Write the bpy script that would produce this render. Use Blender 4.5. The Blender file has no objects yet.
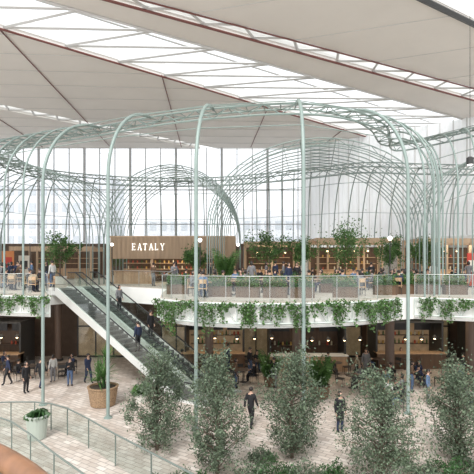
import bpy, math, random
from mathutils import Vector, Matrix, Euler
from mathutils.geometry import tessellate_polygon
random.seed(7)
F=440.0; EYE=7.05; DZ=5.35
COL=bpy.context.scene.collection
def PX(px,D): return (px-237)*D/F
# ---------------------------------------------------------------- materials
_m={}
def mat(name,col,rough=0.6,metal=0.0,emit=None,es=0,var=0.0,scale=8.0,bump=0.0,kind='noise',island=False,trans=0.0):
    if name in _m: return _m[name]
    m=bpy.data.materials.new(name); m.use_nodes=True
    nt=m.node_tree; b=nt.nodes['Principled BSDF']
    b.inputs['Base Color'].default_value=(*col,1); b.inputs['Roughness'].default_value=rough; b.inputs['Metallic'].default_value=metal
    if emit: b.inputs['Emission Color'].default_value=(*emit,1); b.inputs['Emission Strength'].default_value=es
    if var>0:
        tc=nt.nodes.new('ShaderNodeTexCoord')
        if island:
            g=nt.nodes.new('ShaderNodeNewGeometry'); fac=g.outputs['Random Per Island']
        else:
            mp=nt.nodes.new('ShaderNodeMapping'); nt.links.new(tc.outputs['Object'],mp.inputs[0])
            if kind=='wood': mp.inputs['Scale'].default_value=(scale,scale,scale*0.08)
            else: mp.inputs['Scale'].default_value=(scale,)*3
            n=nt.nodes.new('ShaderNodeTexNoise'); n.inputs['Detail'].default_value=4; n.inputs['Scale'].default_value=1
            nt.links.new(mp.outputs[0],n.inputs['Vector']); fac=n.outputs['Fac']
            if bump>0:
                bp=nt.nodes.new('ShaderNodeBump'); bp.inputs['Strength'].default_value=bump
                nt.links.new(fac,bp.inputs['Height']); nt.links.new(bp.outputs[0],b.inputs['Normal'])
        r=nt.nodes.new('ShaderNodeValToRGB')
        r.color_ramp.elements[0].position=0.0 if island else 0.3; r.color_ramp.elements[1].position=1.0 if island else 0.7
        r.color_ramp.elements[0].color=(*[max(0,c*(1-var)) for c in col],1)
        r.color_ramp.elements[1].color=(*[min(1,c*(1+var)) for c in col],1)
        nt.links.new(fac,r.inputs[0]); nt.links.new(r.outputs[0],b.inputs['Base Color'])
    if trans>0:
        out=nt.nodes['Material Output']; t=nt.nodes.new('ShaderNodeBsdfTranslucent'); t.inputs[0].default_value=(*col,1)
        mx=nt.nodes.new('ShaderNodeMixShader'); mx.inputs[0].default_value=trans
        nt.links.new(b.outputs[0],mx.inputs[1]); nt.links.new(t.outputs[0],mx.inputs[2]); nt.links.new(mx.outputs[0],out.inputs[0])
    _m[name]=m; return m
def glass(name,tint=(0.93,0.96,0.95),fac=0.12,rough=0.05):
    if name in _m: return _m[name]
    m=bpy.data.materials.new(name); m.use_nodes=True; nt=m.node_tree
    nt.nodes.remove(nt.nodes['Principled BSDF']); out=nt.nodes['Material Output']
    t=nt.nodes.new('ShaderNodeBsdfTransparent'); t.inputs[0].default_value=(*tint,1)
    g=nt.nodes.new('ShaderNodeBsdfGlossy'); g.inputs['Roughness'].default_value=rough
    mx=nt.nodes.new('ShaderNodeMixShader'); mx.inputs[0].default_value=fac
    nt.links.new(t.outputs[0],mx.inputs[1]); nt.links.new(g.outputs[0],mx.inputs[2]); nt.links.new(mx.outputs[0],out.inputs[0])
    _m[name]=m; return m
def brickmat(name,c1,c2,mortar,sc,bw=0.5,rh=0.25,ms=0.02,rough=0.6):
    m=bpy.data.materials.new(name); m.use_nodes=True; nt=m.node_tree; b=nt.nodes['Principled BSDF']
    tc=nt.nodes.new('ShaderNodeTexCoord'); mp=nt.nodes.new('ShaderNodeMapping'); mp.inputs['Scale'].default_value=(sc,)*3
    mp.inputs['Rotation'].default_value=(0,0,0.6)
    br=nt.nodes.new('ShaderNodeTexBrick'); br.inputs['Color1'].default_value=(*c1,1); br.inputs['Color2'].default_value=(*c2,1); br.inputs['Mortar'].default_value=(*mortar,1)
    br.inputs['Scale'].default_value=1; br.inputs['Brick Width'].default_value=bw; br.inputs['Row Height'].default_value=rh; br.inputs['Mortar Size'].default_value=ms
    no=nt.nodes.new('ShaderNodeTexNoise'); no.inputs['Scale'].default_value=1.3; no.inputs['Detail'].default_value=6
    mx=nt.nodes.new('ShaderNodeMix'); mx.data_type='RGBA'; mx.blend_type='MULTIPLY'; mx.inputs[0].default_value=0.6
    rp=nt.nodes.new('ShaderNodeValToRGB'); rp.color_ramp.elements[0].position=.38; rp.color_ramp.elements[0].color=(.78,.72,.68,1); rp.color_ramp.elements[1].position=.62; rp.color_ramp.elements[1].color=(1,1,1,1)
    nt.links.new(tc.outputs['Object'],mp.inputs[0]); nt.links.new(mp.outputs[0],br.inputs[0]); nt.links.new(tc.outputs['Object'],no.inputs['Vector'])
    nt.links.new(no.outputs['Fac'],rp.inputs[0]); nt.links.new(br.outputs['Color'],mx.inputs[6]); nt.links.new(rp.outputs[0],mx.inputs[7])
    nt.links.new(mx.outputs[2],b.inputs['Base Color']); b.inputs['Roughness'].default_value=rough
    _m[name]=m; return m
PG=mat('pale_green_steel',(0.26,0.33,0.31),0.45,0.1,var=0.06,scale=2)
PGL=mat('pale_truss_paint',(0.56,0.62,0.59),0.5,var=0.05,scale=2)
WHITE=mat('white_paint',(0.84,0.84,0.82),0.5,var=0.03,scale=1)
CEILM=mat('ceiling_membrane',(0.80,0.77,0.73),0.7,var=0.04,scale=0.3)
REDL=mat('dark_red_seam',(0.17,0.06,0.05),0.5)
DARK=mat('dark_frame',(0.035,0.035,0.035),0.45)
GREY=mat('grey_metal',(0.35,0.36,0.36),0.4,0.5)
LGREY=mat('light_grey_paint',(0.60,0.60,0.59),0.5)
STEEL=mat('brushed_steel',(0.45,0.47,0.46),0.35,0.6)
RUB=mat('black_rubber',(0.02,0.02,0.022),0.5)
WOOD=mat('light_oak',(0.50,0.33,0.20),0.5,var=0.2,scale=6,kind='wood')
WOODT=mat('tan_slats',(0.50,0.36,0.24),0.55,var=0.15,scale=5,kind='wood')
WOODD=mat('dark_walnut',(0.12,0.07,0.04),0.5,var=0.25,scale=6,kind='wood')
WOODR=mat('handrail_wood',(0.25,0.12,0.06),0.35,var=0.25,scale=12,kind='wood')
BRN=mat('brown_wall',(0.11,0.072,0.05),0.6,var=0.2,scale=2)
LEAFO=mat('olive_leaf',(0.125,0.17,0.11),0.6,var=0.6,island=True,trans=0.22)
LEAFG=mat('green_leaf',(0.085,0.18,0.05),0.55,var=0.5,island=True,trans=0.3)
LEAFD=mat('dark_green_leaf',(0.05,0.12,0.04),0.5,var=0.5,island=True,trans=0.25)
BARK=mat('bark',(0.17,0.13,0.10),0.9,var=0.3,scale=20,bump=0.4)
SOIL=mat('soil',(0.05,0.035,0.025),0.9)
POTW=mat('white_ceramic',(0.75,0.74,0.70),0.4)
POTG=mat('grey_green_ceramic',(0.42,0.47,0.42),0.5)
POTB=mat('woven_basket',(0.30,0.20,0.12),0.8,var=0.35,scale=18,bump=0.5)
TERRA=mat('terracotta',(0.42,0.20,0.12),0.7,var=0.1,scale=8)
SKIN=mat('skin',(0.55,0.35,0.26),0.55); HAIR=mat('black_hair',(0.02,0.016,0.014),0.5); EYE_M=mat('eye',(0.03,0.02,0.02),0.3); LIP=mat('lip',(0.4,0.17,0.14),0.5)
LAMP=mat('warm_lamp',(1,0.8,0.5),0.5,emit=(1,0.72,0.4),es=6)
LAMPW=mat('white_lamp',(1,1,1),0.5,emit=(1,0.97,0.9),es=3)
SHELFL=mat('glowing_shelf',(0.45,0.30,0.18),0.6,emit=(1,0.72,0.4),es=0.15,var=0.3,scale=4)  # weak emission stands in for warm light falling on the shelves
PANELL=mat('glowing_panel',(0.40,0.27,0.17),0.6,emit=(1,0.70,0.40),es=0.08,var=0.5,scale=1.3)  # wood panel glows by itself to imitate a warm lit shop interior
GLB=glass('balustrade_glass',(0.93,0.96,0.95),0.07); GLW=glass('window_glass',(0.95,0.96,0.97),0.05)
FLOORM=brickmat('paving_brick',(0.49,0.43,0.385),(0.70,0.645,0.60),(0.37,0.33,0.30),1.0,0.44,0.22,0.018)
DECKM=brickmat('deck_tile',(0.50,0.46,0.41),(0.58,0.53,0.47),(0.42,0.38,0.35),1.0,1.0,1.0,0.01)
TRANSL=mat('translucent_panel',(0.92,0.93,0.93),0.6,trans=0.65)
# ---------------------------------------------------------------- mesh helper
class M:
    def __init__(s): s.v=[]; s.f=[]; s.m=[]
    def box(s,c,d,rz=0,m=0,taper=1.0):
        n=len(s.v); cs,sn=math.cos(rz),math.sin(rz)
        for dz in(-.5,.5):
            k=taper if dz<0 else 1
            for dx,dy in((-.5,-.5),(.5,-.5),(.5,.5),(-.5,.5)):
                x,y=dx*d[0]*k,dy*d[1]*k
                s.v.append((c[0]+x*cs-y*sn,c[1]+x*sn+y*cs,c[2]+dz*d[2]))
        for q in((0,3,2,1),(4,5,6,7),(0,1,5,4),(1,2,6,5),(2,3,7,6),(3,0,4,7)):
            s.f.append(tuple(n+i for i in q)); s.m.append(m)
        return s
    def tube(s,pts,r,n=6,m=0,closed=False,cap=True):
        pts=[Vector(p) for p in pts]; L=len(pts); base=len(s.v)
        rs=r if isinstance(r,(list,tuple)) else [r]*L
        pu=None
        for i,p in enumerate(pts):
            if closed: t=pts[(i+1)%L]-pts[i-1]
            else: t=pts[min(i+1,L-1)]-pts[max(i-1,0)]
            if t.length<1e-9: t=Vector((0,0,1))
            t.normalize()
            if pu is None:
                ref=Vector((0,0,1)) if abs(t.z)<.9 else Vector((1,0,0)); u=t.cross(ref).normalized()
            else:
                u=pu-t*pu.dot(t)
                u=u.normalized() if u.length>1e-6 else t.orthogonal().normalized()
            pu=u; w=t.cross(u)
            for k in range(n):
                a=2*math.pi*k/n; q=p+(u*math.cos(a)+w*math.sin(a))*rs[i]; s.v.append(tuple(q))
        R=L if closed else L-1
        for i in range(R):
            a=base+i*n; b=base+((i+1)%L)*n
            for k in range(n):
                s.f.append((a+k,a+(k+1)%n,b+(k+1)%n,b+k)); s.m.append(m)
        if cap and not closed:
            s.f.append(tuple(base+k for k in range(n))[::-1]); s.m.append(m)
            s.f.append(tuple(base+(L-1)*n+k for k in range(n))); s.m.append(m)
        return s
    def lathe(s,prof,c=(0,0,0),n=20,m=0):
        base=len(s.v)
        for r,z in prof:
            for k in range(n):
                a=2*math.pi*k/n; s.v.append((c[0]+r*math.cos(a),c[1]+r*math.sin(a),c[2]+z))
        for i in range(len(prof)-1):
            for k in range(n):
                s.f.append((base+i*n+k,base+i*n+(k+1)%n,base+(i+1)*n+(k+1)%n,base+(i+1)*n+k)); s.m.append(m)
        s.f.append(tuple(base+k for k in range(n))[::-1]); s.m.append(m)
        s.f.append(tuple(base+(len(prof)-1)*n+k for k in range(n))); s.m.append(m)
        return s
    def ball(s,c,r,m=0,n=8,k=6,zmin=-1):
        base=len(s.v); rx,ry,rz=r if isinstance(r,tuple) else (r,r,r)
        for i in range(k+1):
            ph=-math.pi/2+math.pi*i/k
            for j in range(n):
                a=2*math.pi*j/n; s.v.append((c[0]+rx*math.cos(ph)*math.cos(a),c[1]+ry*math.cos(ph)*math.sin(a),c[2]+rz*max(zmin,math.sin(ph))))
        for i in range(k):
            for j in range(n):
                s.f.append((base+i*n+j,base+i*n+(j+1)%n,base+(i+1)*n+(j+1)%n,base+(i+1)*n+j)); s.m.append(m)
        return s
    def leaf(s,p,size,m=0,asp=0.5,droop=None):
        d=Vector((random.gauss(0,1),random.gauss(0,1),random.gauss(0,1)+(droop or 0))).normalized()
        u=d.orthogonal().normalized(); u=(Matrix.Rotation(random.random()*6.28,3,d)@u)
        p=Vector(p); n=len(s.v); w=u*size*asp*0.5
        s.v+= [tuple(p),tuple(p+d*size*.5+w),tuple(p+d*size),tuple(p+d*size*.5-w)]
        s.f.append((n,n+1,n+2,n+3)); s.m.append(m)
    def mesh(s,name,mats,smooth=False):
        me=bpy.data.meshes.new(name); me.from_pydata(s.v,[],s.f)
        for q in (mats if isinstance(mats,(list,tuple)) else [mats]): me.materials.append(q)
        me.polygons.foreach_set('material_index',s.m)
        if smooth: me.polygons.foreach_set('use_smooth',[True]*len(s.f))
        me.update(); return me
    def obj(s,name,mats,parent=None,loc=(0,0,0),rz=0,smooth=False):
        return mo(name,s.mesh(name,mats,smooth),parent,loc,rz)
def mo(name,data,parent=None,loc=(0,0,0),rz=0):
    o=bpy.data.objects.new(name,data); COL.objects.link(o); o.location=loc; o.rotation_euler=(0,0,rz)
    if parent: o.parent=parent
    return o
def tag(o,label,cat,group=None,kind=None):
    o['label']=label; o['category']=cat
    if group:o['group']=group
    if kind:o['kind']=kind
    return o
def empty(name,label,cat,loc=(0,0,0),rz=0,group=None):
    o=mo(name,None,None,loc,rz); o.empty_display_size=.2; return tag(o,label,cat,group)
def clone(src,loc,rz=0,sc=1.0,label=None,parent=None):
    c=src.copy(); COL.objects.link(c)
    if parent is None:
        c.location=loc; c.rotation_euler=(0,0,rz); c.scale=(sc,)*3
        if label: c['label']=label
    else: c.parent=parent
    for ch in list(src.children): clone(ch,None,parent=c)
    return c
def struct(o): o['kind']='structure'; return o
def catmull(P,n,closed=False):
    out=[];L=len(P)
    for i in range(L if closed else L-1):
        g=(lambda k:P[k%L]) if closed else (lambda k:P[max(0,min(L-1,k))])
        p0,p1,p2,p3=[Vector(g(i+j)) for j in(-1,0,1,2)]
        nn=n[i] if isinstance(n,list) else n
        for k in range(nn):
            t=k/nn
            out.append(.5*((2*p1)+(p2-p0)*t+(2*p0-5*p1+4*p2-p3)*t*t+(3*p1-p0-3*p2+p3)*t**3))
    if not closed: out.append(Vector(P[-1]))
    return out
def inpoly(x,y,P):
    c=False;j=len(P)-1
    for i in range(len(P)):
        if (P[i][1]>y)!=(P[j][1]>y) and x<(P[j][0]-P[i][0])*(y-P[i][1])/(P[j][1]-P[i][1])+P[i][0]: c=not c
        j=i
    return c
def slab(name,P,z0,z1,mats,mtop=0,mside=0):
    mm=M(); n=len(P)
    tris=tessellate_polygon([[Vector((p[0],p[1],0)) for p in P]])
    mm.v=[(p[0],p[1],z1) for p in P]+[(p[0],p[1],z0) for p in P]
    for t in tris:
        a,b,c=[Vector((P[i][0],P[i][1],0)) for i in t]
        if (b-a).cross(c-a).z<0: t=(t[0],t[2],t[1])
        mm.f.append(tuple(t)); mm.m.append(mtop); mm.f.append((t[0]+n,t[2]+n,t[1]+n)); mm.m.append(mside)
    for i in range(n):
        j=(i+1)%n; mm.f.append((i,i+n,j+n,j)); mm.m.append(mside)
    return mm.obj(name,mats)
# ---------------------------------------------------------------- shell
ZU=4.3
fl=struct(M().box((0,27,-.1),(90,66,.2)).obj('floor',[FLOORM]))
frontbay=[tuple(p) for p in catmull([(-3.6,20.6),(-1.95,19.0),(0.5,18.3),(2.7,18.4),(5.4,19.2),(7.7,20.9)],5)]
rightbay=[tuple(p) for p in catmull([(8.6,21.3),(10.0,20.7),(12,20.0),(15,19.7),(19,19.9),(26,22.5)],4)]
leftedge=[tuple(p) for p in catmull([(-38,27),(-25,25.8),(-16,23.8),(-12,22.5),(-9.3,21.95)],4)]
DECK=leftedge+[(-12.2,27.7),(-11.95,28.1),(-9.7,31.5),(-9.3,31.3),(-4.4,27.7),(-4.1,24.0)]+frontbay+rightbay+[(38,26),(38,57.5),(-38,57.5)]
struct(slab('floor_upper',DECK,ZU,DZ,[DECKM,WHITE],0,1))
struct(M().box((0,-.8,5.2),(16,5.6,.3)).obj('floor_walkway',[DECKM]))
H=22.0
lnD=lambda y:-18.9+(y-46.5)*1.22
lnD2=lambda y:-16.6+(y-46.5)*1.22
lnA=lambda y:-15.2+(y-28)*1.26
lnA2=lambda y:-10.8+(y-25.2)*1.66
lnB=lambda y:-7.0+(y-25.2)*1.88
lnB2=lambda y:-5.0+(y-25.2)*2.02
lnC=lambda y:11+(y-25.2)*1.65
y0,y1=18,58
def strip(name,l,r,m=CEILM):
    return struct(slab(name,[(l(y0),y0),(r(y0),y0),(r(y1),y1),(l(y1),y1)],H,H+.3,[m]))
CL=lambda y:-54
strip('ceiling',CL,lnD); strip('ceiling.004',lnD2,lnA); strip('ceiling.001',lnA2,lnB); strip('ceiling.002',lnB2,lnC)
strip('ceiling.003',lambda y:lnC(y)+5,lambda y:lnC(y)+25)
tn=1
def trim(pts,r,m,n=5):
    global tn
    o=M().tube(pts,r,n).obj('trim_%d'%tn,[m]); tn+=1; return struct(o)
for ln,m,w in((lnA,REDL,.08),(lnA2,LGREY,.08),(lnB,REDL,.09),(lnB2,REDL,.06),(lnC,DARK,.18)):
    trim([(ln(y0),y0,H-.08),(ln(y1),y1,H-.08)],w,m)
for ln in(lnD,lnD2,lnA,lnA2,lnB,lnB2,lnC):
    a=Vector((ln(y0),y0,0)); b=Vector((ln(y1),y1,0)); mm=M()
    d=(b-a); ang=math.atan2(d.y,d.x); c=(a+b)/2
    mm.box((c.x,c.y,H+.6),(d.length,.15,.8),ang); o=mm.obj('trim_%d'%tn,[WHITE]); tn+=1; struct(o)
TW=mat('truss_pale_grey',(.58,.58,.57),.5)
for la,lb,st in((lnD,lnD2,1.5),(lnA,lnA2,2.4),(lnB,lnB2,1.7)):
    mm=M(); y=21.0
    while y<57:
        y2=y+st/2
        p=(la(y),y,H+.1); q=(lb(y2-.8),y2-.8,H+.1); p2=(la(y+st),y+st,H+.1)
        mm.tube([p,q],.10,4); mm.tube([q,p2],.10,4); y+=st
    for fr,z in((.5,H+1.1),):
        mm.tube([(la(y0)*(1-fr)+lb(y0)*fr,y0,z),(la(y1)*(1-fr)+lb(y1)*fr,y1,z)],.08,4)
    o=mm.obj('trim_%d'%tn,[TW]); tn+=1; struct(o)
    o=slab('window_%d'%(10+tn),[(la(y0),y0),(lb(y0),y0),(lb(y1),y1),(la(y1),y1)],H+1.3,H+1.33,[glass('roof_glazing',(.97,.98,.99),.03)]); struct(o)
for x in(-24,-15.2,-6,3,12):
    ya=28+(x+15)/1.27
    trim([(x,max(ya,y0),H-.05),(x-1.2,57,H-.05)],.045,REDL)
for i in range(9):
    yy=20+i*3.2
    trim([(lnB2(yy),yy,H-.02),(lnC(yy-3),yy-3,H-.02)],.02,LGREY,4)
for i in range(12):
    yy=29+i*3
    trim([(-36,yy-2,H-.02),(lnA(yy),yy,H-.02)],.02,LGREY,4)
def wallbox(name,c,d,m,rz=0): return struct(M().box(c,d,rz).obj(name,[m]))
wallbox('wall_back',(0,57.7,7.4),(76,.4,4.1),BRN)
mm=M()
for i in range(39): mm.box((-38+i*2.0,57.7,15.8),(.10 if i%3 else .3,.2,12.6))
for z in(12,16.5): mm.box((0,57.7,z),(76,.2,.12))
struct(mm.obj('window_1',[mat('mullion_pale',(.50,.52,.53),.5)]))
struct(M().box((0,57.9,15.8),(76,.05,12.6)).obj('window_2',[GLW]))
for sx,nm in((-38,'wall_left'),(38,'wall_right')):
    wallbox(nm,(sx,42,5),(.4,31,10),WHITE)
    mm=M()
    for i in range(16): mm.box((sx,27+i*2,16),(.2,.14,12))
    for z in(13,16,19): mm.box((sx,42,z),(.2,31,.14))
    struct(mm.obj('window_3' if sx<0 else 'window_4',[WHITE]))
bm_=mat('hazy_facade',(.70,.72,.75),.8)  # outdoor haze is put into the pale facade and window colours
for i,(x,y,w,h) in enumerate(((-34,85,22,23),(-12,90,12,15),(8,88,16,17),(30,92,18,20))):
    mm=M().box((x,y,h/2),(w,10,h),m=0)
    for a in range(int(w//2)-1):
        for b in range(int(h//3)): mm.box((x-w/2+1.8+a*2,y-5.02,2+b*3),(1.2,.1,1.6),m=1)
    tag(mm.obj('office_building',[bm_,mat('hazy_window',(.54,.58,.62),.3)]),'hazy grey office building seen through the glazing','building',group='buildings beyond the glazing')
tag(M().box((0,100,-.3),(240,120,.2)).obj('pavement',[LGREY]),'grey outdoor pavement around the hall','ground')['kind']='structure'
a=Vector((8.5,57.2,0)); b=Vector((33,38.5,0)); d=b-a; L=d.length; u=d/L; nrm=Vector((u.y,-u.x,0))
mm=M(); N=int(L/.3)
for i in range(N+1):
    p=a+u*(i*L/N)+nrm*(.05 if i%2 else -.05)
    mm.v+= [(p.x,p.y,9.8),(p.x,p.y,21.95)]
    if i: k=len(mm.v); mm.f.append((k-4,k-2,k-1,k-3)); mm.m.append(0)
for i in range(0,25):
    p=a+u*(i*L/24)+nrm*.2; mm.box((p.x,p.y,15.9),(.1,.1,12.1),0,m=1)
struct(mm.obj('wall_translucent',[TRANSL,LGREY]))
wc=(a+b)/2; ang=math.atan2(d.y,d.x)
wallbox('wall_clad',(wc.x,wc.y,9.3),(L,.5,1.0),WHITE,ang)
wallbox('wall_shops',(wc.x+nrm.x,wc.y+nrm.y,7.08),(L,.3,3.44),mat('grey_beige_wall',(.50,.46,.41),.6,var=.05,scale=1),ang)
struct(M().box((0,33.2,2.15),(76,.4,4.3)).obj('wall_rear',[BRN]))
# ---------------------------------------------------------------- columns
colt=None; COLS=[(-16,25.5),(-20,30),(-12.8,31.5),(-7.5,31.9),(-1.7,26.9),(3.6,26.6),(9.1,26.2),(14,26.4),(19.5,26.3)]
for x,y in COLS:
    if colt is None:
        e=empty('column','dark round clad column holding up the upper floor','column',(x,y,0),group='ground floor columns')
        M().lathe([(.28,.15),(.26,.2),(.26,4.2),(.3,4.3)],n=16).obj('shaft',[mat('col_brown',(.13,.09,.07),.5)],e)
        M().lathe([(.36,0),(.36,.12),(.3,.16)],n=16).obj('base',[DARK],e); colt=e
    else: clone(colt,(x,y,0))
# ---------------------------------------------------------------- pergola
pairs=[
((-9.57,21.7),(-7.9,25.2),1),((-5.83,19.9),(-4.6,23.5),1),((-1.72,18.5),(-1.2,22.2),1),((2.73,18.05),(2.9,21.5),1),
((7.95,20.45),(5.9,22.5),3),((10.4,22.6),(8.4,25),3),((11,24.6),(10.3,28.6),3),((11.9,21.8),(13.1,26),2),((14,19.3),(15.3,23.2),2),
((20,18.9),(20,22.5),2),((28,22),(25,25),2),((30,31),(26,31),2),((24,40),(22,36),4),((15.5,40.5),(15,36),4),((10,40),(10,35.5),4),((5.5,43),(5,38.5),6),
((-2,46),(-2,41.5),6),((-11,46),(-10,41.5),5),((-20,41),(-16.5,38),4),((-21.5,33),(-17.5,33),4),((-18.5,26.5),(-15,29),4),((-13.5,23.6),(-11.3,26.8),3)]
nn=[p[2] for p in pairs]
OUT=catmull([p[0] for p in pairs],nn,True); RING=catmull([p[1] for p in pairs],nn,True)
perg=empty('arched_pergola','pale green steel arched trellis pavilion over the food hall','pavilion',(0,0,0))
ZR=14.75
ribs=[]
for o,r in zip(OUT,RING):
    zb=DZ if inpoly(o.x,o.y,DECK) else 0
    sp=10.9-max(0,min(1,(o.y-24)/14))*2.7
    pts=[(o.x,o.y,zb),(o.x,o.y,zb+.02),(o.x,o.y,(zb+sp)/2)]
    arc=[]
    for k in range(13):
        t=math.pi/2*k/12
        arc.append((o.x+(r.x-o.x)*(1-math.cos(t)),o.y+(r.y-o.y)*(1-math.cos(t)),sp+(ZR-sp)*math.sin(t)))
    ribs.append(arc)
    main=o.y<24 and (zb==0)
    rad=.082 if main else .048
    M().tube(pts+arc,rad,7).obj('rib',[PG],perg,smooth=True)
for i in range(0,5): M().lathe([(.2,0),(.2,.03),(.12,.05),(.12,.1)],(OUT[i].x,OUT[i].y,0),12).obj('base_plate',[PG],perg)
nf=[max(2,int((Vector(pairs[i][1])-Vector(pairs[(i+1)%len(pairs)][1])).length/.75)) for i in range(len(pairs))]
RF=catmull([p[1] for p in pairs],nf,True); OF=catmull([p[0] for p in pairs],nf,True)
c1=[];c2=[];c3=[]
for r,o in zip(RF,OF):
    dd=(o-r).normalized()
    c1.append((r.x+dd.x*.1,r.y+dd.y*.1,ZR)); c2.append((r.x-dd.x*1.0,r.y-dd.y*1.0,ZR+.1)); c3.append((r.x+dd.x*.1,r.y+dd.y*.1,ZR-.5))
mm=M()
for c in(c1,c2,c3): mm.tube(c,.055,5,closed=True)
for i in range(len(c1)):
    j=(i+1)%len(c1)
    mm.tube([c1[i],c2[i]],.03,4); mm.tube([c1[i] if i%2 else c2[i],c2[j] if i%2 else c1[j]],.028,4)
    mm.tube([c1[i] if i%2 else c3[i],c3[j] if i%2 else c1[j]],.025,4)
mm.obj('ring_truss',[PG],perg)
for lv,rr in((4,.022),(8,.026),(10,.022)):
    M().tube([a[lv] for a in ribs],rr,4,closed=True).obj('purlin',[PG],perg)
def vault(cx,cy,half,n,dy,zs,zt,fan,label,dcx=0.0,rb=.036,dz=0.0,dh=0.0):
    e=empty('vaulted_trellis',label,'pavilion',(cx,cy,DZ),0,'inner trellis vaults'); AR=[]
    for i in range(n):
        f=i-(n-1)/2; an=math.radians(fan*f); c=Vector((dcx*i,dy*i)); hw=half+dh*i
        ux,uy=math.cos(an),math.sin(an); arc=[]
        arc.append((c.x-ux*hw,c.y-uy*hw,0)); zti=zt+dz*i
        for k in range(21):
            t=math.pi*k/20; s=-math.cos(t)
            arc.append((c.x+ux*hw*s,c.y+uy*hw*s,zs-DZ+(zti-zs)*math.sin(t)))
        arc.append((c.x+ux*hw,c.y+uy*hw,0)); AR.append(arc)
        M().tube(arc,rb,6).obj('arch_rib',[PG],e,smooth=True)
    for k in(3,5,7,9,13,15,17,19): M().tube([A[k] for A in AR],.018,5).obj('purlin',[PG],e)
    mm=M()
    for A,B in zip(AR,AR[1:]):
        mm.tube([A[10],B[12]],.02,4); mm.tube([A[12],B[10]],.02,4)
    mm.tube([A[10] for A in AR],.03,4); mm.tube([A[12] for A in AR],.03,4); mm.obj('crown_lattice',[PG],e)
    A=AR[0]; I=[Vector(p) for p in A[1:-1]]; cc=Vector((0,0,zs-DZ)); 
    J=[p+(cc-p).normalized()*.4 for p in I]; m2=M(); m2.tube(J,.025,5)
    for i in range(len(I)-1): m2.tube([I[i] if i%2 else J[i],J[i+1] if i%2 else I[i+1]],.016,4)
    m2.obj('lattice_arch',[PG],e)
vault(4.6,25.0,6.4,11,1.15,9.2,14.1,1.5,'dense pale green trellis vault of fanned slender arches',.2,dz=.06,dh=.1)
vault(-17.0,29.0,6.3,10,1.2,8.8,14.2,-3,'pale green trellis vault of slender arches near the escalator',.1,dz=.06)
vault(-5.0,32.8,5.25,10,1.15,8.9,14.3,0,'pale green trellis vault of slender arches above the kiosk',0,dz=.05)
vault(17.4,22.6,5.2,12,1.15,9.2,14.4,-1.5,'pale green trellis vault of slender arches over the dining terrace',.15,dz=.04)
def edge_truss(P,label):
    e=empty('edge_truss',label,'truss',(P[0][0],P[0][1],0),group='deck edge trusses'); ox,oy=P[0][0],P[0][1]
    mm=M(); L=[Vector((p[0]-ox,p[1]-oy,0)) for p in P]
    S=[L[0]]
    for a,b in zip(L,L[1:]):
        k=max(1,int((b-a).length/.3))
        for i in range(1,k+1): S.append(a.lerp(b,i/k))
    for z in(4.5,5.3): M().tube([(p.x,p.y,z) for p in S],.045,5).obj('chord',[PGL],e)
    for i,p in enumerate(S):
        mm.tube([(p.x,p.y,4.5),(p.x,p.y,5.3)],.02,4)
        if i+1<len(S):
            q=S[i+1]; mm.tube([(p.x,p.y,4.5 if i%2 else 5.3),(q.x,q.y,5.3 if i%2 else 4.5)],.016,4)
    mm.obj('lattice',[PGL],e); return S,ox,oy
def offs(P,d):
    out=[]
    for i,p in enumerate(P):
        a=Vector(P[max(0,i-1)][:2]); b=Vector(P[min(len(P)-1,i+1)][:2]); t=(b-a).normalized(); out.append((p[0]+t.y*d,p[1]-t.x*d))
    return out
def ivy(P,label):
    ox,oy=P[0]; mm=M()
    e=empty('hanging_ivy',label,'plant',(ox,oy,0),group='hanging ivy on the deck edge')
    st=M()
    for a,b in zip(P,P[1:]):
        a=Vector(a);b=Vector(b);n=int((b-a).length*12)+1
        for i in range(n):
            p=a.lerp(b,random.random()); 
            hang=(.22+.6*abs(math.sin(p.x*1.9+p.y*.7))**2+.6*max(0,math.sin(p.x*4.3+1))**2)*random.uniform(.3,1.5)
            if math.sin(p.x*3.3+p.y*1.3)+math.sin(p.x*7.7)*.5<-.9: hang*=.4
            top=random.uniform(5.2,5.46); x=p.x-ox;y=p.y-oy; dr=random.uniform(-.16,.16)
            st.tube([(x,y,5.3),(x+dr*.5,y-.05,top-hang*.5),(x+dr,y-.06,top-hang)],.007,3)
            nl=int(11+hang*36)
            for k in range(nl):
                f=random.random()**.85; mm.leaf((x+dr*f+random.gauss(0,.06+.05*(1-f)),y+random.gauss(-.05,.07),top-hang*f),random.uniform(.07,.14),0,.75)
    mm.obj('foliage',[LEAFG],e); st.obj('stem',[BARK],e)
fb=offs(frontbay,.14); rb=offs(rightbay,.14); le=offs(leftedge,.14)
edge_truss(fb,'pale green lattice truss along the curved deck edge')
edge_truss(rb,'pale green lattice truss along the second curved deck edge')
edge_truss(le[7:],'pale green lattice truss beside the escalator')
def seg(P,a,b): return P[a:b+1]
fbi=offs(frontbay,.24); rbi=offs(rightbay,.24); lei=offs(leftedge,.24)
for a in range(0,25,5): ivy(seg(fbi,a,min(a+5,24)),'trailing green ivy draped over the deck edge truss')
ivy(seg(rbi,1,4),'trailing green ivy draped over the deck edge truss'); ivy(seg(rbi,4,8),'trailing green ivy draped over the deck edge truss'); ivy(seg(rbi,8,12),'trailing green ivy draped over the deck edge truss')
ivy(seg(lei,11,16),'trailing green ivy beside the escalator'); 
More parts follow.
